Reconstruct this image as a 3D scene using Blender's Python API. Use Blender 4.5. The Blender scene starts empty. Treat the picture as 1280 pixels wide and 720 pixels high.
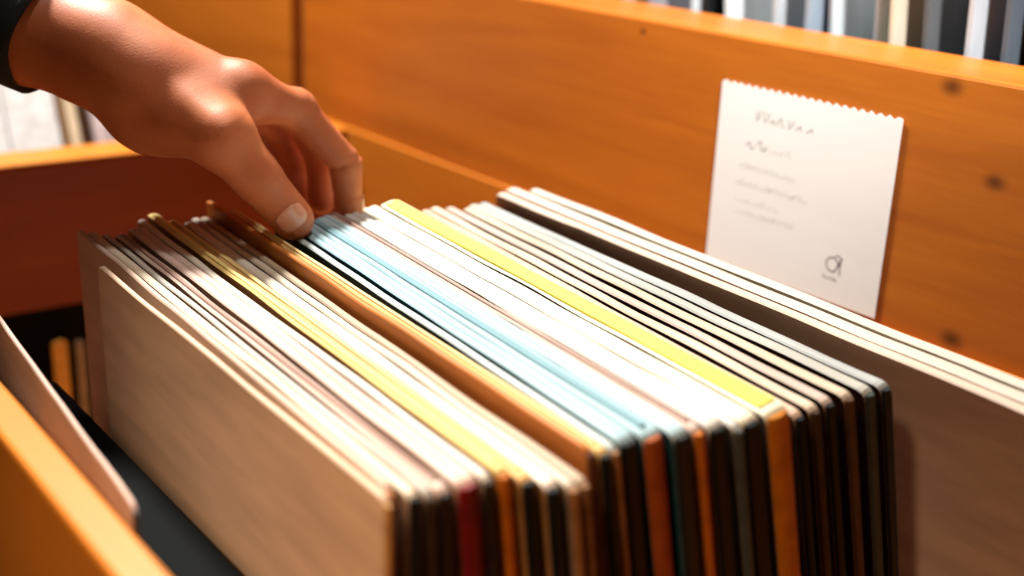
import bpy, bmesh, math, random
import numpy as np
from mathutils import Vector, Matrix, Euler, noise
random.seed(7)
C = bpy.context.scene.collection
Z0 = 1.45                      # eye height: everything below is given relative to the eye, then lifted by Z0
FLOOR = -0.503                 # inside bottom of the record bin, relative to the eye

# ------------------------------------------------------------------ materials
def lin(r, g, b):
    return tuple(((c/255/12.92) if c/255 <= .04045 else ((c/255+.055)/1.055)**2.4) for c in (r, g, b)) + (1,)

def new_mat(name):
    m = bpy.data.materials.new(name); m.use_nodes = True
    nt = m.node_tree; b = nt.nodes['Principled BSDF']
    return m, nt, b

def N(nt, kind, **kw):
    n = nt.nodes.new(kind)
    for k, v in kw.items():
        if k in n.inputs: n.inputs[k].default_value = v
        else: setattr(n, k, v)
    return n

def wood(name, a, b_, knots=(), rough=.42, axis='Y', scale=1.0):
    """stained pine: stretched grain plus round knots at object-space points"""
    m, nt, bs = new_mat(name); L = nt.links
    tc = N(nt, 'ShaderNodeTexCoord'); mp = N(nt, 'ShaderNodeMapping')
    s = {'Y': (9, 1.1, 16), 'X': (1.1, 9, 16), 'Z': (16, 9, 1.1)}[axis]
    mp.inputs['Scale'].default_value = [v*scale for v in s]
    L.new(tc.outputs['Object'], mp.inputs['Vector'])
    n1 = N(nt, 'ShaderNodeTexNoise', Scale=2.2, Detail=6.0, Roughness=.6, Distortion=.6)
    L.new(mp.outputs[0], n1.inputs['Vector'])
    mp2 = N(nt, 'ShaderNodeMapping'); mp2.inputs['Scale'].default_value = [v*scale*7 for v in s]
    L.new(tc.outputs['Object'], mp2.inputs['Vector'])
    n2 = N(nt, 'ShaderNodeTexNoise', Scale=2.0, Detail=3.0)
    L.new(mp2.outputs[0], n2.inputs['Vector'])
    mixf = N(nt, 'ShaderNodeMath', operation='MULTIPLY_ADD'); mixf.inputs[1].default_value = .75
    m2 = N(nt, 'ShaderNodeMath', operation='MULTIPLY'); m2.inputs[1].default_value = .25
    L.new(n2.outputs['Fac'], m2.inputs[0]); L.new(n1.outputs['Fac'], mixf.inputs[0]); L.new(m2.outputs[0], mixf.inputs[2])
    cr = N(nt, 'ShaderNodeValToRGB'); cr.color_ramp.elements[0].position = .3; cr.color_ramp.elements[1].position = .7
    cr.color_ramp.elements[0].color = a; cr.color_ramp.elements[1].color = b_
    L.new(mixf.outputs[0], cr.inputs['Fac'])
    col = cr.outputs['Color']
    for (p, r) in knots:
        sub = N(nt, 'ShaderNodeVectorMath', operation='SUBTRACT'); sub.inputs[1].default_value = p
        L.new(tc.outputs['Object'], sub.inputs[0])
        sc = N(nt, 'ShaderNodeVectorMath', operation='MULTIPLY'); sc.inputs[1].default_value = (.2, .8, 1.15)
        L.new(sub.outputs[0], sc.inputs[0])
        ln = N(nt, 'ShaderNodeVectorMath', operation='LENGTH'); L.new(sc.outputs[0], ln.inputs[0])
        mr = N(nt, 'ShaderNodeMapRange', interpolation_type='SMOOTHSTEP')
        mr.inputs['From Min'].default_value = 0; mr.inputs['From Max'].default_value = r*.95
        mr.inputs['To Min'].default_value = .8; mr.inputs['To Max'].default_value = 0
        L.new(ln.outputs['Value'], mr.inputs['Value'])
        mx = N(nt, 'ShaderNodeMix', data_type='RGBA'); mx.inputs[7].default_value = lin(70, 32, 12)
        L.new(mr.outputs[0], mx.inputs[0]); L.new(col, mx.inputs[6]); col = mx.outputs[2]
    L.new(col, bs.inputs['Base Color'])
    bs.inputs['Roughness'].default_value = rough
    bs.inputs['Specular IOR Level'].default_value = .35
    bp = N(nt, 'ShaderNodeBump', Strength=.12, Distance=.002)
    L.new(mixf.outputs[0], bp.inputs['Height']); L.new(bp.outputs[0], bs.inputs['Normal'])
    return m

_cards = {}
def card(rgb, rough=.5, var=.10, spec=.3, scale=(60, 9, 60)):
    """printed paper / cardboard, slightly scuffed"""
    key = (tuple(rgb), rough, var)
    if key in _cards: return _cards[key]
    m, nt, bs = new_mat('card_%d_%d_%d' % tuple(rgb)); L = nt.links
    tc = N(nt, 'ShaderNodeTexCoord'); mp = N(nt, 'ShaderNodeMapping'); mp.inputs['Scale'].default_value = scale
    L.new(tc.outputs['Object'], mp.inputs['Vector'])
    n = N(nt, 'ShaderNodeTexNoise', Scale=1.4, Detail=4.0); L.new(mp.outputs[0], n.inputs['Vector'])
    cr = N(nt, 'ShaderNodeValToRGB'); c = lin(*rgb)
    cr.color_ramp.elements[0].position = .32; cr.color_ramp.elements[1].position = .62
    cr.color_ramp.elements[0].color = tuple(v*(1-var*2.2) for v in c[:3]) + (1,)
    cr.color_ramp.elements[1].color = c
    L.new(n.outputs['Fac'], cr.inputs['Fac']); L.new(cr.outputs['Color'], bs.inputs['Base Color'])
    bs.inputs['Roughness'].default_value = rough; bs.inputs['Specular IOR Level'].default_value = spec
    _cards[key] = m
    return m

# ------------------------------------------------------------------ object helpers
def link_mesh(name, verts, faces, mat, parent=None, smooth=False):
    me = bpy.data.meshes.new(name); me.from_pydata([tuple(v) for v in verts], [], faces); me.update()
    bm = bmesh.new(); bm.from_mesh(me); bmesh.ops.recalc_face_normals(bm, faces=bm.faces); bm.to_mesh(me); bm.free()
    if smooth: me.shade_smooth()
    me.materials.append(mat)
    o = bpy.data.objects.new(name, me); C.objects.link(o)
    if parent: o.parent = parent
    return o

def box_obj(name, lo, hi, mat, parent=None, bevel=.0015, org=None):
    """bevelled board between two corners (relative to its parent, or world if none)"""
    bm = bmesh.new()
    bmesh.ops.create_cube(bm, size=1)
    for v in bm.verts:
        v.co = Vector([lo[i]+(v.co[i]+.5)*(hi[i]-lo[i]) for i in range(3)])
    if bevel: bmesh.ops.bevel(bm, geom=bm.edges[:], offset=bevel, segments=2, affect='EDGES', profile=.5)
    me = bpy.data.meshes.new(name); bm.to_mesh(me); bm.free(); me.materials.append(mat)
    o = bpy.data.objects.new(name, me); C.objects.link(o)
    if parent: o.parent = parent
    return o

def thing(name, label, cat, loc, rot=(0, 0, 0), group=None):
    o = bpy.data.objects.new(name, None); C.objects.link(o)
    o.empty_display_size = .05
    o.location = (loc[0], loc[1], loc[2]+Z0); o.rotation_euler = rot
    o['label'] = label; o['category'] = cat
    if group: o['group'] = group
    return o

def tag(o, label, cat, group=None):
    o['label'] = label; o['category'] = cat
    if group: o['group'] = group
    return o

# ------------------------------------------------------------------ wood
W_A, W_B = lin(168, 88, 22), lin(202, 116, 32)
knots = [((.54, .347, -.098), .0085), ((.54, .316, -.139), .008), ((.54, .325, -.223), .009), ((.54, .567, -.100), .004),
         ((.54, .43, -.30), .008)]
M_tall = wood('pine_back_board', W_A, W_B, knots)
M_wood = wood('pine_boards', lin(182, 102, 28), lin(210, 126, 38))
M_front = wood('pine_front_board', lin(196, 116, 34), lin(216, 134, 44))
M_cross_shaded = wood('pine_cross_board_shaded', lin(122, 58, 30), lin(142, 70, 36), axis='X')  # darker, redder wood: shade on the front face is put into the colour
M_groove = wood('dark_batten_wood', lin(104, 52, 18), lin(124, 62, 24), axis='Z')
m, nt, bs = new_mat('black_felt_and_gap_shade'); bs.inputs['Base Color'].default_value = lin(5, 10, 12); bs.inputs['Roughness'].default_value = .85
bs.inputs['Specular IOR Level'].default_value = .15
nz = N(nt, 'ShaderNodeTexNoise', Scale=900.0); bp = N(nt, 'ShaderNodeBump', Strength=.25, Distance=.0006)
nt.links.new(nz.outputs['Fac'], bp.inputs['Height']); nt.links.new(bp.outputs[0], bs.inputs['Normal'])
M_felt_and_gap = m  # felt of the divider board, also shade of the gap below the cross board

# ------------------------------------------------------------------ the record bin (one fixed piece of shop joinery)
rb = thing('record_bin', 'orange-brown pine record bin holding the filed records, with a tall knotted back board', 'record bin', (0, 0, 0))
def bb(name, lo, hi, mat, bevel=.0015): return box_obj(name, lo, hi, mat, rb, bevel)
G = -Z0+.001
bb('front_board', (.1025, -.15, G), (.117, 1.9, -.2), M_front, .002)
o = bb('back_board', (.54, -.15, G), (.600, 1.009, -.0915), M_tall, .002); o['label'] = 'tall knotted board along the back of the bin'
bb('back_board', (.54, 1.031, G), (.600, 1.9, -.0915), M_wood, .002)
bb('batten', (.548, 1.008, G), (.598, 1.032, -.094), M_groove, 0)
bb('ledge', (.5362, -.135, -.52), (.5398, 1.85, -.2285), M_wood, .0012)
bb('bottom_panel', (.1172, -.135, -.523), (.5398, 1.885, FLOOR), M_wood, 0)
bb('end_board', (.1172, -.15, G), (.5398, -.135, -.2), M_wood)
bb('end_board', (.1172, 1.885, G), (.5398, 1.9, -.2), M_wood)
o = bb('cross_board', (.1172, .905, -.338), (.526, .946, -.2268), M_cross_shaded, .002); o['label'] = 'cross board behind the filed records'
o = bb('top_lit_strip', (.1172, .9048, -.2266), (.526, .9462, -.2250), M_front, .0004); o['label'] = 'strip added on the cross board, its lit top put into a paler wood colour'  # added strip: lit top of the cross board put into paler wood
o = bb('gap_shade_panel', (.1172, .915, FLOOR), (.532, .94, -.3385), M_felt_and_gap, 0); o['label'] = 'black panel added in place of the shaded gap under the cross board'  # added sheet: darkness of the open gap put into a black colour
bb('raised_bottom', (.1172, .946, -.470), (.532, 1.88, -.456), M_wood, 0)

# black divider board that hides the foot of the filed records
dv = box_obj('divider_board', (-.016, -.34, 0), (.016, .34, .240), M_felt_and_gap, None, .003)
dv.location = (.1615, .262, FLOOR+Z0); tag(dv, 'low black felt-covered divider board standing along the foot of the large cream sleeve', 'divider board')

# ------------------------------------------------------------------ record sleeves
def sleeve_mesh(name, t, L, h, mat, parent, ridges=1, gd=.0009, warp=0, seed=0, y0=0.0012, cover=None):
    """cardboard jacket: rounded folded top (one ridge per fold), softened corners, slight warp; origin at bottom near corner"""
    nx = 5*ridges+1
    xs = [t*i/(nx-1) for i in range(nx)]
    ys = [y0, y0+.0006, y0+.0018, y0+.004] + [y0+.004+(L-y0-.008)*k/22 for k in range(1, 22)] + [L-.004, L-.0018, L-.0006, L]
    drop = [.0035, .0018, .0006, 0] + [0]*21 + [0, .0006, .0018, .0035]
    ph = seed*1.7
    V = []; rows = []
    zs_side = [0, h*.3, h*.6, h*.85, h*.97]
    for y, d in zip(ys, drop):
        wv = warp*math.sin(math.pi*(y/L)+ph*.2)
        wig = .0004*noise.noise(Vector((seed*3.1, y*22, 0)))
        row = []
        for z in zs_side:
            row.append((0+wv*(z/h)*.6, y, z))
        for x in xs:
            u = (x/t*ridges) % 1.0 if x < t*.999 else 1.0
            dd = abs(u-.5)*2
            top = h-d-gd*(1-math.sqrt(max(0, 1-dd**2.4*.98)))+wig*(1+.6*math.sin(seed+x*900))
            row.append((x+wv*.6+wig, y, top))
        for z in reversed(zs_side):
            row.append((t+wv*(z/h)*.6, y, z))
        rows.append(len(V)); V += row
    n = len(zs_side)*2+nx
    F = []
    for a, b in zip(rows[:-1], rows[1:]):
        for i in range(n-1): F.append((a+i, a+i+1, b+i+1, b+i))
        F.append((a+n-1, a, b, b+n-1))
    F.append(tuple(range(rows[0], rows[0]+n))); F.append(tuple(reversed(range(rows[-1], rows[-1]+n))))
    o = link_mesh(name, V, F, mat, parent, smooth=False)
    if cover:        # print plus shade between jackets put into the face colour, pale folded top
        o.data.materials.append(cover)
        for p in o.data.polygons:
            if abs(p.normal.x) > .8 and p.center.z < h*.992: p.material_index = 1
    return o

def spine_mesh(name, x0, x1, h, mat, parent, d=.0022):
    """rounded spine strip closing the near end of a jacket"""
    V = []; F = []
    w = x1-x0; prof = [(0, .9), (.12, .35), (.35, .05), (.65, .05), (.88, .35), (1, .9)]
    zt = [0, h*.5, h-.006, h-.003, h-.0014]
    inset = [0, 0, 0, .12, .4]
    for z, ins in zip(zt, inset):
        for u, q in prof:
            V.append((x0+w*(u*(1-ins*.5)+ins*.25), -.0012+d*q+ins*.0012, z))
        V.append((x0+w*(1-ins*.25), d*.95, z)); V.append((x0+w*ins*.25, d*.95, z))
    k = 8
    for a in range(len(zt)-1):
        for i in range(k): F.append((a*k+i, a*k+(i+1) % k, (a+1)*k+(i+1) % k, (a+1)*k+i))
    F.append(tuple(range(k))); F.append(tuple(range((len(zt)-1)*k, len(zt)*k)))
    return link_mesh(name, V, F, mat, parent, smooth=False)

def record(label, top, xfar, t, lean, body, spine, L=.315, ridges=1, insert=None, spine2=None, iw=.2, group='records filed in the bin', name='record_sleeve',
           cat='record sleeve', floor=FLOOR, gd=.0009, warp=0, seed=None, zfix=None, art_shade=None):
    """top = (x, y, z) of the near top left corner; xfar = x of the far top left corner; lean = degrees, foot away from the front board"""
    x, y, z = top; la = math.radians(lean)
    yaw = -math.atan2(xfar-x, L)
    h = (z-floor)/math.cos(la) if zfix is None else zfix
    R = Euler((0, -la, yaw), 'XYZ').to_matrix()
    base = Vector(top) - R @ Vector((0, 0, h))
    th = thing(name, label, cat, base, (0, -la, yaw), group)
    seed = seed if seed is not None else random.random()*50
    if ridges > 1: gd = .0009
    sleeve_mesh('jacket', t, L, h, card(body, .5, .03 if group == 'records beyond the cross board' else .10), th, ridges, gd, warp, seed, cover=card(art_shade, .4) if art_shade else None)
    if spine2:
        spine_mesh('spine', .0001, t*.52, h-.0006, card(spine, .42, .12, .25), th)
        spine_mesh('spine', t*.52+.0002, t-.0001, h-.0016, card(spine2, .42, .12, .25), th)
    else:
        spine_mesh('spine', .0001, t-.0001, h-.0008, card(spine, .42, .12, .25), th)
    if insert:       # inner sleeve showing as a coloured line between the two boards
        box_obj('inner_sleeve', (t*(.5-iw), .006, h-.06), (t*(.5+iw), L-.006, h+.0009), card(insert, .6, .06), th, .0006)
    return th

WHITE = (236, 228, 216); CREAM = (232, 218, 196); PINK = (226, 202, 190); GREYW = (206, 202, 194); BLUE = (172, 206, 218); TEAL = (120, 160, 172)
BLK = (16, 22, 24); BRN = (58, 42, 30); TAN = (150, 106, 66)
#   near x   y      z     xfar   thick  lean body   spine  ridges insert L   label
R_ = [
 (.1868, .2840, -.187, .1985, .0042, 1.5, CREAM, BLK, 1, None, .318, 'cream sleeve with black spine right behind the large cream front sleeve'),
 (.1922, .2830, -.188, .2045, .0030, 3.0, GREYW, BRN, 1, None, .315, 'thin grey-white sleeve with dark brown spine, left of the two brown-black spines'),
 (.1962, .2825, -.188, .2100, .0050, 4.5, PINK, (42, 32, 26), 1, (168, 136, 126), .312, 'pinkish sleeve with brown-black spine just left of the red spine'),
 (.2025, .2810, -.187, .2175, .0080, 6.0, PINK, (120, 20, 26), 2, None, .316, 'pinkish-white sleeve with a dark red spine'),
 (.2120, .2800, -.187, .2275, .0036, 6.5, WHITE, (40, 32, 24), 1, None, .330, 'white sleeve with narrow black spine between the red and orange spines'),
 (.2168, .2790, -.186, .2345, .0050, 7.0, (244, 214, 140), (190, 106, 20), 1, (246, 226, 150), .335, 'pale yellow sleeve with orange spine beside the red one'),
 (.2228, .2740, -.188, .2410, .0052, 7.5, (236, 196, 132), BLK, 1, (236, 214, 150), .330, 'yellow-tan sleeve with wide black spine right of the orange spine'),
 (.2290, .2690, -.190, .2500, .0052, 8.0, WHITE, (14, 22, 26), 1, None, .335, 'white sleeve with black spine left of the two tan spines'),
 (.2352, .2650, -.190, .2570, .0038, 8.5, (216, 206, 190), TAN, 1, None, .345, 'grey-white sleeve with tan spine, left one of the tan pair'),
 (.2398, .2650, -.190, .2620, .0038, 9.0, (190, 172, 150), (130, 92, 56), 1, None, .345, 'drab grey-brown sleeve with brown-tan spine, right one of the tan pair'),
 (.2475, .2715, -.183, .2672, .0028, 9.5, (206, 128, 62), (92, 54, 34), 1, None, .342, 'orange sleeve raised above its neighbours, beneath the thumb tip'),
 (.2512, .2690, -.184, .2715, .0042, 10.0, (240, 206, 138), BLK, 1, (244, 222, 160), .325, 'yellow-cream sleeve with short black spine right of the raised orange sleeve'),
 (.2562, .2690, -.184, .2805, .0032, 10.3, (204, 220, 224), TAN, 1, None, .29, 'pale blue-white sleeve with narrow tan spine between two black spines'),
 (.2605, .2700, -.183, .2850, .0072, 10.6, BLUE, BLK, 2, None, .275, 'light blue sleeve with wide black spine left of the rust-orange spine'),
 (.2695, .2680, -.183, .2945, .0084, 11.0, BLUE, (164, 82, 32), 2, TEAL, .285, 'light blue doubled sleeve with wide rust-orange spine'),
 (.2795, .2635, -.183, .3045, .0070, 11.5, (180, 208, 218), (34, 32, 32), 2, None, .295, 'light blue sleeve with scuffed black spine right of the rust-orange one'),
 (.2880, .2625, -.183, .3130, .0044, 12.0, PINK, (196, 112, 30), 1, (180, 150, 140), .300, 'pinkish sleeve with narrow orange spine between black spines'),
 (.2940, .2610, -.183, .3195, .0076, 12.4, (220, 218, 212), (16, 20, 22), 2, None, .302, 'grey-white doubled sleeve with black spine right of the narrow orange spine'),
 (.3035, .2580, -.184, .3290, .0036, 12.8, (218, 222, 220), (74, 80, 78), 1, None, .308, 'grey-white sleeve with narrow grey spine between two wide black spines'),
 (.3088, .2590, -.184, .3345, .0080, 13.1, (244, 238, 214), BLK, 2, None, .304, 'cream-white doubled sleeve with wide black spine left of the yellow one'),
 (.3190, .2570, -.183, .3455, .0105, 13.5, (248, 244, 216), (200, 126, 36), 1, (242, 232, 96), .306, 'cream sleeve with a bright yellow stripe along its top and wide orange spine'),
 (0.3420, 0.2625, -0.191, 0.3745, 0.0043, 13.8, (220, 190, 166), (12, 20, 26), 1, None, .304, 'pinkish cream sleeve with black spine right of the yellow one'),
 (0.3512, 0.2630, -0.191, 0.3815, 0.0047, 14.0, (224, 202, 178), (62, 46, 34), 1, None, .305, 'cream sleeve with brown spine, second one right of the yellow sleeve'),
 (0.3610, 0.2640, -0.191, 0.3895, 0.0047, 14.2, (202, 182, 170), (28, 28, 26), 1, None, .300, 'greyish pink sleeve with black-brown spine, third one right of the yellow sleeve'),
 (0.3717, 0.2632, -0.191, 0.3975, 0.0048, 14.4, (212, 192, 168), (84, 60, 42), 1, None, .294, 'cream sleeve with light brown spine next to the grey-green one'),
 (0.3825, 0.2618, -0.191, 0.4045, 0.0050, 14.5, (186, 184, 176), (60, 70, 66), 1, None, .300, 'grey sleeve with grey-green spine, last but one before the long cards'),
 (0.3922, 0.2615, -0.191, 0.4115, 0.0051, 14.7, (178, 182, 182), (34, 42, 44), 1, None, .300, 'grey-white sleeve with dark slate spine, right before the long cards'),
]
for i, (x, y, z, xf, t, ln, body, sp, rd, ins, L, lab) in enumerate(R_):
    art_shade = (150, 122, 104) if i < 5 else (150, 108, 62) if i < 8 else (120, 104, 90) if i < 10 else None if i == 10 else (150, 110, 60) if i == 11 else (36, 70, 76) if i < 16 else \
        (120, 92, 84) if i < 18 else (90, 84, 78) if i < 21 else (52, 30, 20)
    record(lab, (x, y, z), xf, t, ln, body, sp, L, rd, ins, seed=i*1.3+.5, art_shade=art_shade, iw=.36 if 'yellow stripe' in lab else .2)

# the two cream sleeves at the front of the row
record('cream sleeve standing out past the far end of the large cream front sleeve', (.1822, .2900, -.186), .1945, .0028, .6, (222, 196, 178), (190, 130, 80), .314, 1, seed=41)
t0 = record('large smooth cream sleeve at the very front of the filed row', (.1785, .2850, -.187), .1845, .0026, .3, (232, 204, 178), (196, 150, 96), .262, 1, seed=44)

# long cards behind the sleeves
def long_card(label, near, far, t, lean, body, seed):
    L = (Vector(far)-Vector(near)).length
    record(label, near, far[0], t, lean, body, body, L, 1, None, group='long cards behind the records', name='filing_card', cat='filing card', seed=seed, gd=.001)
long_card('long beige card standing right behind the grey-white sleeve, its face bare at the near end', (.4075, .130, -.187), (.4250, .5614, -.187), .0050, 13.5, (226, 200, 182), 51)
long_card('long beige card in the middle of the three at the back', (.4160, .130, -.187), (.4355, .5665, -.187), .0062, 13.5, (220, 206, 190), 52)
long_card('long grey-beige card nearest the back board, under the white note', (.4245, .130, -.1855), (.4445, .5551, -.1855), .0055, 13.3, (214, 206, 192), 53)

# loose sleeves by the front board
record('loose sleeve with pale edge leaning beside the front board', (.1220, .345, -.200), .1440, .0020, -1.0, (214, 186, 172), (70, 66, 70), .315, 1, seed=60, group='loose sleeves by the front board', zfix=.303)
record('brown sleeve tucked between the pale-edged loose sleeve and the front board', (.1185, .470, -.207), .1205, .0016, 0.0, (132, 92, 66), (60, 40, 30), .315, 1, seed=61, group='loose sleeves by the front board')
# narrow index tabs standing under the cross board
for k, (x0, x1, c, ht, lab) in enumerate([
    (.2410, .2500, (70, 48, 36), .128, 'dull brown index tab, leftmost of those under the cross board'),
    (.2625, .2735, (222, 184, 96), .143, 'yellow round-topped index tab standing under the cross board'),
    (.2800, .2865, (150, 146, 132), .140, 'grey index tab close to the far edge of the cream sleeve')]):
    hw = (x1-x0)/2; tab = []
    for yy in (-.0012, .0012):
        tab += [(-hw, yy, 0), (hw, yy, 0)] + [(hw*math.cos(q*math.pi/8), yy, ht-hw*.6+hw*.6*math.sin(q*math.pi/8)) for q in range(9)]
    n = 11; F = [tuple(range(n)), tuple(range(n, 2*n))] + [(i, (i+1) % n, n+(i+1) % n, n+i) for i in range(n)]
    o = link_mesh('index_tab', tab, F, card(c), None); o.location = ((x0+x1)/2, .893, FLOOR+Z0)
    tag(o, lab, 'index tab', 'index tabs under the cross board')

# ------------------------------------------------------------------ records in the next compartment, beyond the cross board
for k, (x0, x1, c, lab) in enumerate([
    (.2050, .2580, (240, 240, 242), 'left one of two white box sets beyond the cross board, cut by the picture edge'),
    (.2590, .2960, (242, 242, 244), 'wide white box set standing beyond the cross board'),
    (.2975, .3015, (150, 110, 70), 'thin tan sleeve right of the white box set'),
    (.3025, .3110, (234, 212, 180), 'cream sleeve beyond the cross board between tan and dark ones'),
    (.3120, .3195, (66, 40, 26), 'dark brown sleeve beyond the cross board'),
    (.3210, .3330, (214, 196, 196), 'pale lilac sleeve beyond the cross board, under the wrist'),
    (.3340, .3440, (200, 186, 190), 'greyish lilac sleeve furthest right beyond the cross board')]):
    s = 1.134
    th = record(lab, (x0*s, .972, -.141), x0*s, (x1-x0)*s, 0, c, c, .315, 1, group='records beyond the cross board', seed=80+k, floor=-.456)
    th.rotation_euler = (math.radians(-23), 0, 0)

# ------------------------------------------------------------------ rear rack behind the tall board
rr = thing('rear_rack', 'pine rack behind the tall back board, holding plastic-covered records', 'record rack', (0, 0, 0))
box_obj('bottom_panel', (.602, .10, -.350), (1.02, 1.3, -.336), M_wood, rr, 0)
box_obj('back_board', (1.02, .10, G), (1.04, 1.3, -.10), M_wood, rr)
box_obj('side_panel', (.602, .085, G), (1.04, .0995, -.20), M_wood, rr)
box_obj('side_panel', (.602, 1.3005, G), (1.04, 1.315, -.20), M_wood, rr)
rear = [(.330, (40, 40, 44), 'black'), (.352, (96, 106, 118), 'blue-grey'), (.372, (206, 214, 224), 'pale blue'), (.392, (96, 100, 104), 'grey'), (.412, (232, 222, 200), 'cream'),
        (.436, (190, 196, 200), 'light grey'), (.462, (214, 226, 234), 'ice white'), (.486, (160, 178, 196), 'dusty blue'), (.512, (196, 204, 210), 'silver grey'),
        (.540, (232, 240, 244), 'bright white'), (.563, (18, 20, 22), 'deep black'), (.585, (220, 232, 238), 'blue-white'), (.612, (160, 158, 166), 'mauve grey'),
        (.640, (186, 178, 184), 'pinkish grey'), (.668, (170, 150, 150), 'dusty pink'), (.70, (120, 100, 90), 'taupe'), (.735, (180, 170, 160), 'stone')]
places = ['nearest the right edge of the picture', 'second from the right edge', 'third from the right edge', 'fourth from the right edge', 'above the knot at the right', 'between cream and ice white neighbours',
          'above the right part of the board', 'beside the silver grey one', 'beside the bright white one', 'at the middle of the row', 'in the gap left of the middle', 'left of the black gap',
          'fourth from left in view', 'third from left in view', 'second from left in view', 'where the board leaves the picture', 'furthest left']
for k, ((y, c, nm), pl) in enumerate(zip(rear, places)):
    tilt = math.radians(random.uniform(3, 9)); yaw = math.radians(random.uniform(-7, 4))
    th = thing('record_sleeve', '%s plastic-covered record standing behind the tall board, %s' % (nm, pl), 'record sleeve', (.612+random.uniform(0, .012), y, -.3358), (-tilt, 0, yaw), 'covered records behind the tall board')
    box_obj('jacket', (0, 0, 0), (.315, .004, .315), card(c, .35, .3, .5, (9, 60, 3)), th, .001)

# ------------------------------------------------------------------ white note standing on the ledge
def note():
    th = thing('paper_note', 'white torn-edge paper note with faint pencil writing leaning on the tall board', 'note', (.5392, .4335, -.2264))
    w, h = .125, .1075
    V = []; F = []; n = 44
    for i in range(n+1):
        y = w/2 - w*i/n
        top = h + (.0012 if i % 2 else -.0006)
        if i in (0, n): top = h
        for x in (-.0005, -.0001): V += [(x, y, 0), (x, y, top)]
    for i in range(n):
        a = i*4; b = a+4
        F += [(a, b, b+1, a+1), (a+2, a+3, b+3, b+2), (a, a+2, b+2, b), (a+1, b+1, b+3, a+3)]
    F += [(0, 1, 3, 2), (n*4, n*4+2, n*4+3, n*4+1)]
    p = link_mesh('paper', V, F, card((248, 248, 248), .7, .01), th)
    p.location.x = 0
    # writing strokes: (start right->left across the note as seen), real pencil lines as thin ribbons
    m, nt, bs = new_mat('pencil'); bs.inputs['Base Color'].default_value = lin(158, 152, 156); bs.inputs['Roughness'].default_value = .6
    m2, nt, bs2 = new_mat('faint_pencil'); bs2.inputs['Base Color'].default_value = lin(230, 226, 224); bs2.inputs['Roughness'].default_value = .6
    def ribbon(name, pts, wd, mat):
        Vv = []; Ff = []
        for i, (u, v) in enumerate(pts):
            a = pts[max(0, i-1)]; b = pts[min(len(pts)-1, i+1)]
            dx, dy = b[0]-a[0], b[1]-a[1]; l = math.hypot(dx, dy) or 1
            nx_, ny_ = -dy/l*wd/2, dx/l*wd/2
            Vv += [(-.00054, w/2-(u+nx_), v+ny_), (-.00054, w/2-(u-nx_), v-ny_)]
        for i in range(len(pts)-1): Ff.append((2*i, 2*i+1, 2*i+3, 2*i+2))
        return Vv, Ff
    def scribble(u0, v0, length, hgt, n, mat, wd, slope=0, sd=0):
        rnd = random.Random(sd); Vs = []; Fs = []
        u = u0
        while u < u0+length:
            lw = hgt*rnd.uniform(.7, 1.3); k = 7; pts = []
            hh = hgt*rnd.choice((1, 1, .62, .62, 1.25))
            ph = rnd.uniform(0, 6.28); am = rnd.uniform(.3, .5)
            for q in range(k+1):
                s = q/k
                pts.append((u+lw*s*.8+hgt*.16*math.sin(ph+s*9), v0+slope*(u-u0)+hh*(.5+am*math.sin(ph+s*6.5+1))))
            a, b = ribbon('', pts, wd, mat); o = len(Vs); Vs += a; Fs += [tuple(i+o for i in f) for f in b]
            u += lw*rnd.uniform(1.02, 1.3)
        return Vs, Fs
    def put(name, parts, mat):
        V = []; F = []
        for a, b in parts:
            o = len(V); V += a; F += [tuple(i+o for i in f) for f in b]
        link_mesh(name, V, F, mat, th)
    put('pencil_writing', [scribble(.028, .0890, .042, .0052, 8, m, .0006, 0, 3), scribble(.0235, .0725, .010, .0060, 3, m, .0007, 0, 5)], m)
    put('faint_writing', [scribble(.0355, .0725, .020, .004, 5, m2, .0006, 0, 6), scribble(.020, .0600, .040, .0035, 8, m2, .0006, 0, 7), scribble(.018, .0500, .052, .0035, 9, m2, .0007, 0, 8),
                          scribble(.020, .0400, .028, .0036, 6, m2, .0006, 0, 9), scribble(.020, .0330, .044, .0032, 6, m2, .0006, 0, 10)], m2)
    # small stamp: a rough ring with a leg and a faint line below
    ring = [( .0935+.0042*math.cos(a), .0215+.0040*math.sin(a)) for a in [math.pi*2*i/14 for i in range(13)]]
    leg = [(.0955, .0180), (.0975, .0225), (.0990, .0265), (.0985, .0200), (.0990, .0165)]
    put('stamp', [ribbon('', ring, .0011, m), ribbon('', leg, .0011, m), ribbon('', [(.0945, .0265), (.0975, .0275), (.1000, .0255)], .0009, m), scribble(.088, .0125, .010, .002, 3, m, .0005, 0, 12)], m)
note()

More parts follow.
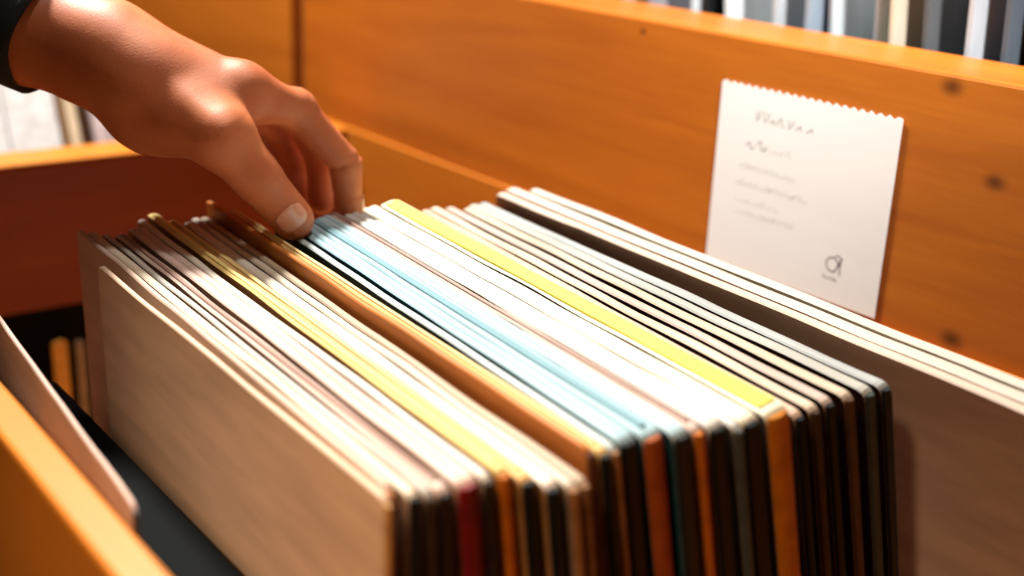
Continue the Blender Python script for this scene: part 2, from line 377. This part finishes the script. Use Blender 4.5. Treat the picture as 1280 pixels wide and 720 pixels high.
# ------------------------------------------------------------------ the reaching hand: one continuous surface from a smooth-blended distance field
HJ = dict(
 E0=(0.1284, 0.6819, -0.0569),
 E1=(0.1812, 0.6279, -0.0853),
 W=(0.2103, 0.6030, -0.0989),
 Wd=(0.2199, 0.6235, -0.1024),
 C2=(0.2187, 0.5932, -0.0972),
 M2=(0.2665, 0.5605, -0.1164),
 P2=(0.2994, 0.5674, -0.1276),
 D2=(0.3233, 0.5583, -0.1575),
 T2=(0.3248, 0.5578, -0.1834),
 C3=(0.2240, 0.6078, -0.1003),
 M3=(0.2791, 0.5786, -0.1201),
 P3=(0.3119, 0.5893, -0.1352),
 D3=(0.3249, 0.5870, -0.1598),
 T3=(0.3237, 0.5854, -0.1837),
 C4=(0.2256, 0.6182, -0.1043),
 M4=(0.2835, 0.5991, -0.1268),
 P4=(0.3133, 0.6126, -0.1440),
 D4=(0.3220, 0.6094, -0.1661),
 T4=(0.3206, 0.6056, -0.1863),
 C5=(0.2260, 0.6254, -0.1087),
 M5=(0.2841, 0.6158, -0.1367),
 P5=(0.3045, 0.6227, -0.1519),
 D5=(0.3143, 0.6205, -0.1699),
 T5=(0.3147, 0.6173, -0.1855),
 CT=(0.2225, 0.5799, -0.1112),
 MT=(0.2471, 0.5446, -0.1321),
 IT=(0.2605, 0.5364, -0.1511),
 TT=(0.2790, 0.5340, -0.1753),
 TH=(0.2308, 0.5820, -0.1220),
 PALM=(0.2499, 0.5979, -0.1223)
)
def surface_net(f, lo, hi, h):
    n = [int(math.ceil((hi[i]-lo[i])/h))+1 for i in range(3)]
    gx, gy, gz = np.meshgrid(*[lo[i]+h*np.arange(n[i]) for i in range(3)], indexing='ij')
    D = f(gx, gy, gz)
    ins = D < 0
    cell = np.zeros([k-1 for k in n], dtype=np.int32)
    S = np.zeros(list(cell.shape)+[3]); Cn = np.zeros(cell.shape)
    offs = [(a, b, c) for a in (0, 1) for b in (0, 1) for c in (0, 1)]
    sl = lambda o: tuple(slice(o[i], n[i]-1+o[i]) for i in range(3))
    for o in offs:
        for ax in range(3):
            if o[ax]: continue
            p = list(o); p[ax] = 1
            A, B = D[sl(o)], D[sl(p)]
            cr = (A < 0) != (B < 0)
            t = np.where(cr, A/np.where(cr, A-B, 1), 0)
            for c in range(3):
                S[..., c] += np.where(cr, (o[c]+t) if c == ax else o[c], 0)
            Cn += cr
    act = Cn > 0
    idx = -np.ones(cell.shape, dtype=np.int64); idx[act] = np.arange(act.sum())
    ijk = np.argwhere(act)
    V = np.array(lo)+h*(ijk+S[act]/Cn[act][:, None])
    F = []
    for ax in range(3):
        o1, o2 = [(1, 2), (2, 0), (0, 1)][ax]
        a = [slice(None)]*3; b = [slice(None)]*3
        a[ax] = slice(0, n[ax]-1); b[ax] = slice(1, n[ax])
        cr = ins[tuple(a)] != ins[tuple(b)]
        pts = np.argwhere(cr)
        ok = (pts[:, o1] > 0) & (pts[:, o2] > 0) & (pts[:, o1] < n[o1]-1) & (pts[:, o2] < n[o2]-1)
        pts = pts[ok]
        q = []
        for d1, d2 in ((1, 1), (0, 1), (0, 0), (1, 0)):
            r = pts.copy(); r[:, o1] -= d1; r[:, o2] -= d2
            q.append(idx[r[:, 0], r[:, 1], r[:, 2]])
        F.append(np.stack(q, 1))
    return V, np.concatenate(F)

def seg(p, a, b, ra, rb):
    """distance to a tapered capsule"""
    ax, ay, az = a; d = np.array(b)-np.array(a); l2 = float(d@d)
    t = np.clip(((p[0]-ax)*d[0]+(p[1]-ay)*d[1]+(p[2]-az)*d[2])/l2, 0, 1)
    return np.sqrt((p[0]-ax-t*d[0])**2+(p[1]-ay-t*d[1])**2+(p[2]-az-t*d[2])**2)-(ra+(rb-ra)*t)
def smin(a, b, k):
    h = np.clip(.5+.5*(b-a)/k, 0, 1)
    return b*(1-h)+a*h-k*h*(1-h)
def smax(a, b, k): return -smin(-a, -b, k)

V3 = {k: np.array(v) for k, v in HJ.items()}
def hand_field(x, y, z):
    p = (x, y, z); J = V3
    r = .001
    # forearm and wrist (wider than thick)
    d = seg(p, J['E0'], J['E1'], .010, .0235)
    d = smin(d, seg(p, J['E0']+(J['Wd']-J['W']), J['E1']+(J['Wd']-J['W']), .010, .0225), .02)
    wr = smin(seg(p, J['E1'], J['W'], .0245, .0222), seg(p, J['E1']+(J['Wd']-J['W'])*.8, J['Wd'], .0240, .0215), .02)
    d = smin(d, wr, .015)
    # palm
    pal = seg(p, J['C2'], J['M2'], .0165, .0128)
    for c, m, r0, r1 in (('C3', 'M3', .0165, .0125), ('C4', 'M4', .016, .012), ('C5', 'M5', .0155, .0112)):
        pal = smin(pal, seg(p, J[c], J[m], r0, r1), .012)
    pal = smin(pal, seg(p, J['W'], J['PALM'], .021, .019), .018)
    d = smin(d, pal, .016)
    # thenar mass and thumb
    d = smin(d, seg(p, J['CT'], J['TH'], .019, .0225), .018)
    d = smin(d, seg(p, J['TH'], J['MT'], .0215, .0152), .014)
    th = smin(seg(p, J['MT'], J['IT'], .0150, .0116), seg(p, J['IT'], J['TT'], .0114, .0106), .005)
    d = smin(d, th, .007)
    # web between thumb and index
    d = smin(d, seg(p, J['MT']*.62+J['CT']*.38, J['M2']*.8+J['M3']*.2, .0105, .0105), .012)
    # fingers
    fg = None
    for m, a, b, t, rs in (('M2', 'P2', 'D2', 'T2', (.0122, .0098, .0086, .0078)), ('M3', 'P3', 'D3', 'T3', (.0122, .0100, .0088, .0080)),
                           ('M4', 'P4', 'D4', 'T4', (.0116, .0094, .0082, .0075)), ('M5', 'P5', 'D5', 'T5', (.0104, .0084, .0074, .0068))):
        f = smin(seg(p, J[m], J[a], rs[0], rs[1]), seg(p, J[a], J[b], rs[1]*.97, rs[2]), .004)
        f = smin(f, seg(p, J[b], J[t], rs[2]*.98, rs[3]), .003)
        f = smin(f, np.sqrt(sum((p[i]-J[a][i])**2 for i in range(3)))-rs[1]*1.04, .003)
        fg = f if fg is None else smin(fg, f, .0022)
    d = smin(d, fg, .008)
    # knuckle bumps and tendon to the index finger, extensor tendon of the thumb
    up = np.array((.08, .10, .98))
    d = smin(d, np.sqrt(sum((p[i]-(J['M2']+up*.006)[i])**2 for i in range(3)))-.0088, .007)
    d = smin(d, seg(p, J['C2']+up*.0135, J['M2']+up*.0095, .0022, .0026), .007)
    d = smin(d, seg(p, J['CT']+(J['CT']-J['TH'])*0+up*.010, J['MT']+np.array((-.004, -.011, .004)), .0024, .0020), .008)
    d = smin(d, seg(p, J['W']+up*.020, J['E1']+up*.021, .003, .004), .010)
    # creases across the joints: shallow grooves perpendicular to the digit
    def crease(d, at, ax_, amp, sig, rad):
        ax_ = np.array(ax_)/np.linalg.norm(ax_)
        q = [p[i]-at[i] for i in range(3)]
        s = q[0]*ax_[0]+q[1]*ax_[1]+q[2]*ax_[2]
        rr2 = q[0]**2+q[1]**2+q[2]**2
        return d+amp*np.exp(-(s/sig)**2)*np.exp(-(rr2/(rad*rad)))
    fi = J['D2']-J['P2']; ft = J['T2']-J['D2']; tt = J['TT']-J['IT']; mt = J['IT']-J['MT']
    d = crease(d, J['D2']*.95+J['P2']*.05, fi/np.linalg.norm(fi)+ft/np.linalg.norm(ft), .0020, .0012, .014)
    d = crease(d, J['T2']*.62+J['D2']*.38, ft, .0013, .0011, .013)
    d = crease(d, J['P2'], fi/np.linalg.norm(fi)+(J['P2']-J['M2'])/np.linalg.norm(J['P2']-J['M2']), .0007, .0012, .013)
    for k in (-.0032, 0, .0030):
        d = crease(d, J['IT']+tt/np.linalg.norm(tt)*k, tt*.6+mt*.4, .0009, .0010, .015)
    d = crease(d, J['MT'], mt, .0005, .0016, .020)
    return d

# skin
m, nt, bs = new_mat('skin'); L = nt.links
tc = N(nt, 'ShaderNodeTexCoord')
n1 = N(nt, 'ShaderNodeTexNoise', Scale=38.0, Detail=4.0); L.new(tc.outputs['Object'], n1.inputs['Vector'])
cr = N(nt, 'ShaderNodeValToRGB'); cr.color_ramp.elements[0].position = .3; cr.color_ramp.elements[1].position = .72
cr.color_ramp.elements[0].color = lin(194, 104, 62); cr.color_ramp.elements[1].color = lin(216, 130, 84)
L.new(n1.outputs['Fac'], cr.inputs['Fac']); L.new(cr.outputs['Color'], bs.inputs['Base Color'])
bs.inputs['Roughness'].default_value = .52; bs.inputs['Subsurface Weight'].default_value = .12
bs.inputs['Subsurface Radius'].default_value = (.008, .003, .0015); bs.inputs['Subsurface Scale'].default_value = .5
n2 = N(nt, 'ShaderNodeTexVoronoi', Scale=900.0); L.new(tc.outputs['Object'], n2.inputs['Vector'])
bp = N(nt, 'ShaderNodeBump', Strength=.15, Distance=.0003); L.new(n2.outputs['Distance'], bp.inputs['Height']); L.new(bp.outputs[0], bs.inputs['Normal'])
M_skin = m
m, nt, bs = new_mat('fingernail'); bs.inputs['Base Color'].default_value = lin(228, 160, 130); bs.inputs['Roughness'].default_value = .22
bs.inputs['Coat Weight'].default_value = .5
M_nail = m
m, nt, bs = new_mat('black_knit'); bs.inputs['Base Color'].default_value = lin(16, 22, 24); bs.inputs['Roughness'].default_value = .9
nz = N(nt, 'ShaderNodeTexNoise', Scale=500.0); bp = N(nt, 'ShaderNodeBump', Strength=.4, Distance=.001)
nt.links.new(nz.outputs['Fac'], bp.inputs['Height']); nt.links.new(bp.outputs[0], bs.inputs['Normal'])
M_knit = m

person = thing('person', 'person reaching in from the left with a bare hand pinching record sleeves, black jacket cuff', 'person', tuple(V3['E0']))
Pm = np.array(V3['E0'])
allj = np.array(list(V3.values()))
lo = allj.min(0)-.045; hi = allj.max(0)+.045
Vh, Fh = surface_net(hand_field, lo, hi, .0013)
arm = link_mesh('arm', (Vh-Pm).tolist(), Fh.tolist(), M_skin, person, smooth=True)
sm = arm.modifiers.new('smooth', 'SMOOTH'); sm.factor = .5; sm.iterations = 3
# thumbnail: curved plate on the outer face of the thumb tip
def nail(name, base, tip, r, out, length, half, back=.5):
    base, tip = np.array(base), np.array(tip)
    ax = (tip-base)/np.linalg.norm(tip-base)
    out = np.array(out, float); out -= ax*(out@ax); out /= np.linalg.norm(out)
    sd = np.cross(ax, out)
    cen = tip+ax*(r*.30)-ax*length*.5
    V = []; F = []; nu, nv = 13, 11
    for lay in (0, 1):
        for i in range(nu):
            u = i/(nu-1)*2-1
            for j in range(nv):
                v = j/(nv-1)*2-1
                # rounded rectangle outline (superellipse)
                su = u*math.sqrt(1-.5*v*v*abs(v)); sv = v*math.sqrt(1-.38*u*u)
                a = su*half
                along = sv*length/2
                rr_ = r+.0004+(.0004 if lay else -.0012)-(.0030*max(0, sv-.1)**2)-.0006*abs(su)**4
                q = cen+ax*along+(out*math.cos(a)+sd*math.sin(a))*rr_
                V.append(tuple(q-Pm))
    k = nu*nv
    for i in range(nu-1):
        for j in range(nv-1):
            a = i*nv+j
            F.append((a, a+1, a+nv+1, a+nv)); F.append((k+a, k+a+nv, k+a+nv+1, k+a+1))
    edge = [i*nv for i in range(nu)]+[(nu-1)*nv+j for j in range(1, nv)]+[i*nv+nv-1 for i in range(nu-2, -1, -1)]+[j for j in range(nv-2, 0, -1)]
    for a, b in zip(edge, edge[1:]+edge[:1]): F.append((a, b, k+b, k+a))
    o = link_mesh(name, V, F, M_nail, person, smooth=True); return o
nail('thumbnail', V3['IT'], V3['TT'], .0106, (-.50, -.80, .34), .0150, .80)
nail('fingernail', V3['D2'], V3['T2'], .0078, (.80, -.30, .25), .0105, .75)
# jacket cuff
def cuff():
    E1, E0 = V3['E1'], V3['E0']
    ax = (E0-E1)/np.linalg.norm(E0-E1); wd = V3['Wd']-V3['W']; wd = wd-ax*(wd@ax); wl = np.linalg.norm(wd); sx = wd/wl; sy = np.cross(ax, sx)
    V = []; F = []; n = 40; st = [(.004, .90), (.0, .97), (.0015, 1.03), (.010, 1.05), (.03, 1.08), (.034, 1.11), (.06, 1.18), (.11, 1.32), (.17, 1.45), (.17, .6)]
    c0 = E1+wd*.45-ax*.0
    for s, g in st:
        for i in range(n):
            a = 2*math.pi*i/n
            w1 = 1+.02*math.sin(a*5+s*90)
            rv = (sx*math.cos(a)*.042+sy*math.sin(a)*.0305)*g*w1
            V.append(tuple(c0+ax*(s+CUFF_OFF-.04*rv[2])+rv-Pm))
    for k in range(len(st)-1):
        for i in range(n): F.append((k*n+i, k*n+(i+1) % n, (k+1)*n+(i+1) % n, (k+1)*n+i))
    link_mesh('jacket_cuff', V, F, M_knit, person, smooth=True)
CUFF_OFF = -.0145
cuff()

# ------------------------------------------------------------------ room around it
def structure(name, lo, hi, mat):
    o = box_obj(name, lo, hi, mat, None, 0); o['kind'] = 'structure'; return o
M_floor = wood('floor_boards', lin(92, 62, 40), lin(120, 84, 54), rough=.5, scale=.25)
m, nt, bs = new_mat('warm_wall_paint'); bs.inputs['Base Color'].default_value = lin(196, 150, 104); bs.inputs['Roughness'].default_value = .8
structure('floor', (-3, -3, -.05), (4, 5, 0), M_floor)
structure('wall_right', (4, -3, 0), (4.1, 5, 3.2), m)
structure('wall_back', (-3, 5, 0), (4, 5.1, 3.2), m)

# ------------------------------------------------------------------ light
def area(name, loc, target, size, power, col, sy=None):
    l = bpy.data.lights.new(name, 'AREA'); l.energy = power; l.size = size; l.color = col
    if sy: l.shape = 'RECTANGLE'; l.size_y = sy
    o = bpy.data.objects.new(name, l); C.objects.link(o)
    o.location = (loc[0], loc[1], loc[2]+Z0)
    d = Vector((target[0], target[1], target[2]))-Vector(loc)
    o.rotation_euler = d.to_track_quat('-Z', 'Y').to_euler()
    return o
area('ceiling_lamp', (.31, 1.03, .72), (.30, .50, -.2), .14, 29, (1, .95, .86))
s3 = bpy.data.lights.new('side_fill', 'SPOT'); s3.energy = 50; s3.spot_size = math.radians(28); s3.spot_blend = .9; s3.shadow_soft_size = .12; s3.color = (1, .66, .40)  # added warm fill for the cream cover and front board, lamp itself invented
so3 = bpy.data.objects.new('side_fill', s3); C.objects.link(so3); so3.location = (-.50, .20, .75+Z0)
so3.rotation_euler = (Vector((.13, .25, -.26))-Vector((-.50, .20, .75))).to_track_quat('-Z', 'Y').to_euler()
sl_ = bpy.data.lights.new('rack_fill', 'SPOT'); sl_.energy = 190; sl_.spot_size = math.radians(24); sl_.spot_blend = .5; sl_.shadow_soft_size = .05; sl_.color = (1, .95, .9)  # added unseen fill to brighten the records in the rear rack
s2 = bpy.data.lights.new('stack_fill', 'SPOT'); s2.energy = 30; s2.spot_size = math.radians(31); s2.spot_blend = .6; s2.shadow_soft_size = .09; s2.color = (1, .93, .84)  # added overhead fill for the near sleeve tops and the hand
so2 = bpy.data.objects.new('stack_fill', s2); C.objects.link(so2); so2.location = (.50, .42, 1.25+Z0)
so2.rotation_euler = (Vector((.33, .38, -.2))-Vector((.50, .42, 1.25))).to_track_quat('-Z', 'Y').to_euler()
so = bpy.data.objects.new('rack_fill', sl_); C.objects.link(so); so.location = (.20, -.40, .90+Z0)
so.rotation_euler = (Vector((.80, .50, -.12))-Vector((.20, -.40, .90))).to_track_quat('-Z', 'Y').to_euler()
w = bpy.data.worlds.new('World'); bpy.context.scene.world = w; w.use_nodes = True
w.node_tree.nodes['Background'].inputs[0].default_value = (1, .52, .28, 1)
w.node_tree.nodes['Background'].inputs[1].default_value = .045

# ------------------------------------------------------------------ camera
cam = bpy.data.cameras.new('Camera'); co = bpy.data.objects.new('Camera', cam); C.objects.link(co)
R = Matrix(((0.79444014, 0.16959259, -0.58318369), (-0.60599936, 0.28517053, -0.74259178), (0.04036874, 0.94335366, 0.32932391)))
co.matrix_world = Matrix.Translation((0, 0, Z0)) @ R.to_4x4()
cam.sensor_width = 36; cam.lens = 1550/1280*36; cam.clip_start = .02
cam.dof.use_dof = True; cam.dof.focus_distance = .56; cam.dof.aperture_fstop = 4.2
sc = bpy.context.scene; sc.camera = co
sc.view_settings.view_transform = 'Standard'; sc.view_settings.look = 'None'; sc.view_settings.gamma = 1
sc.view_settings.exposure = 0
sc.view_settings.use_curve_mapping = False
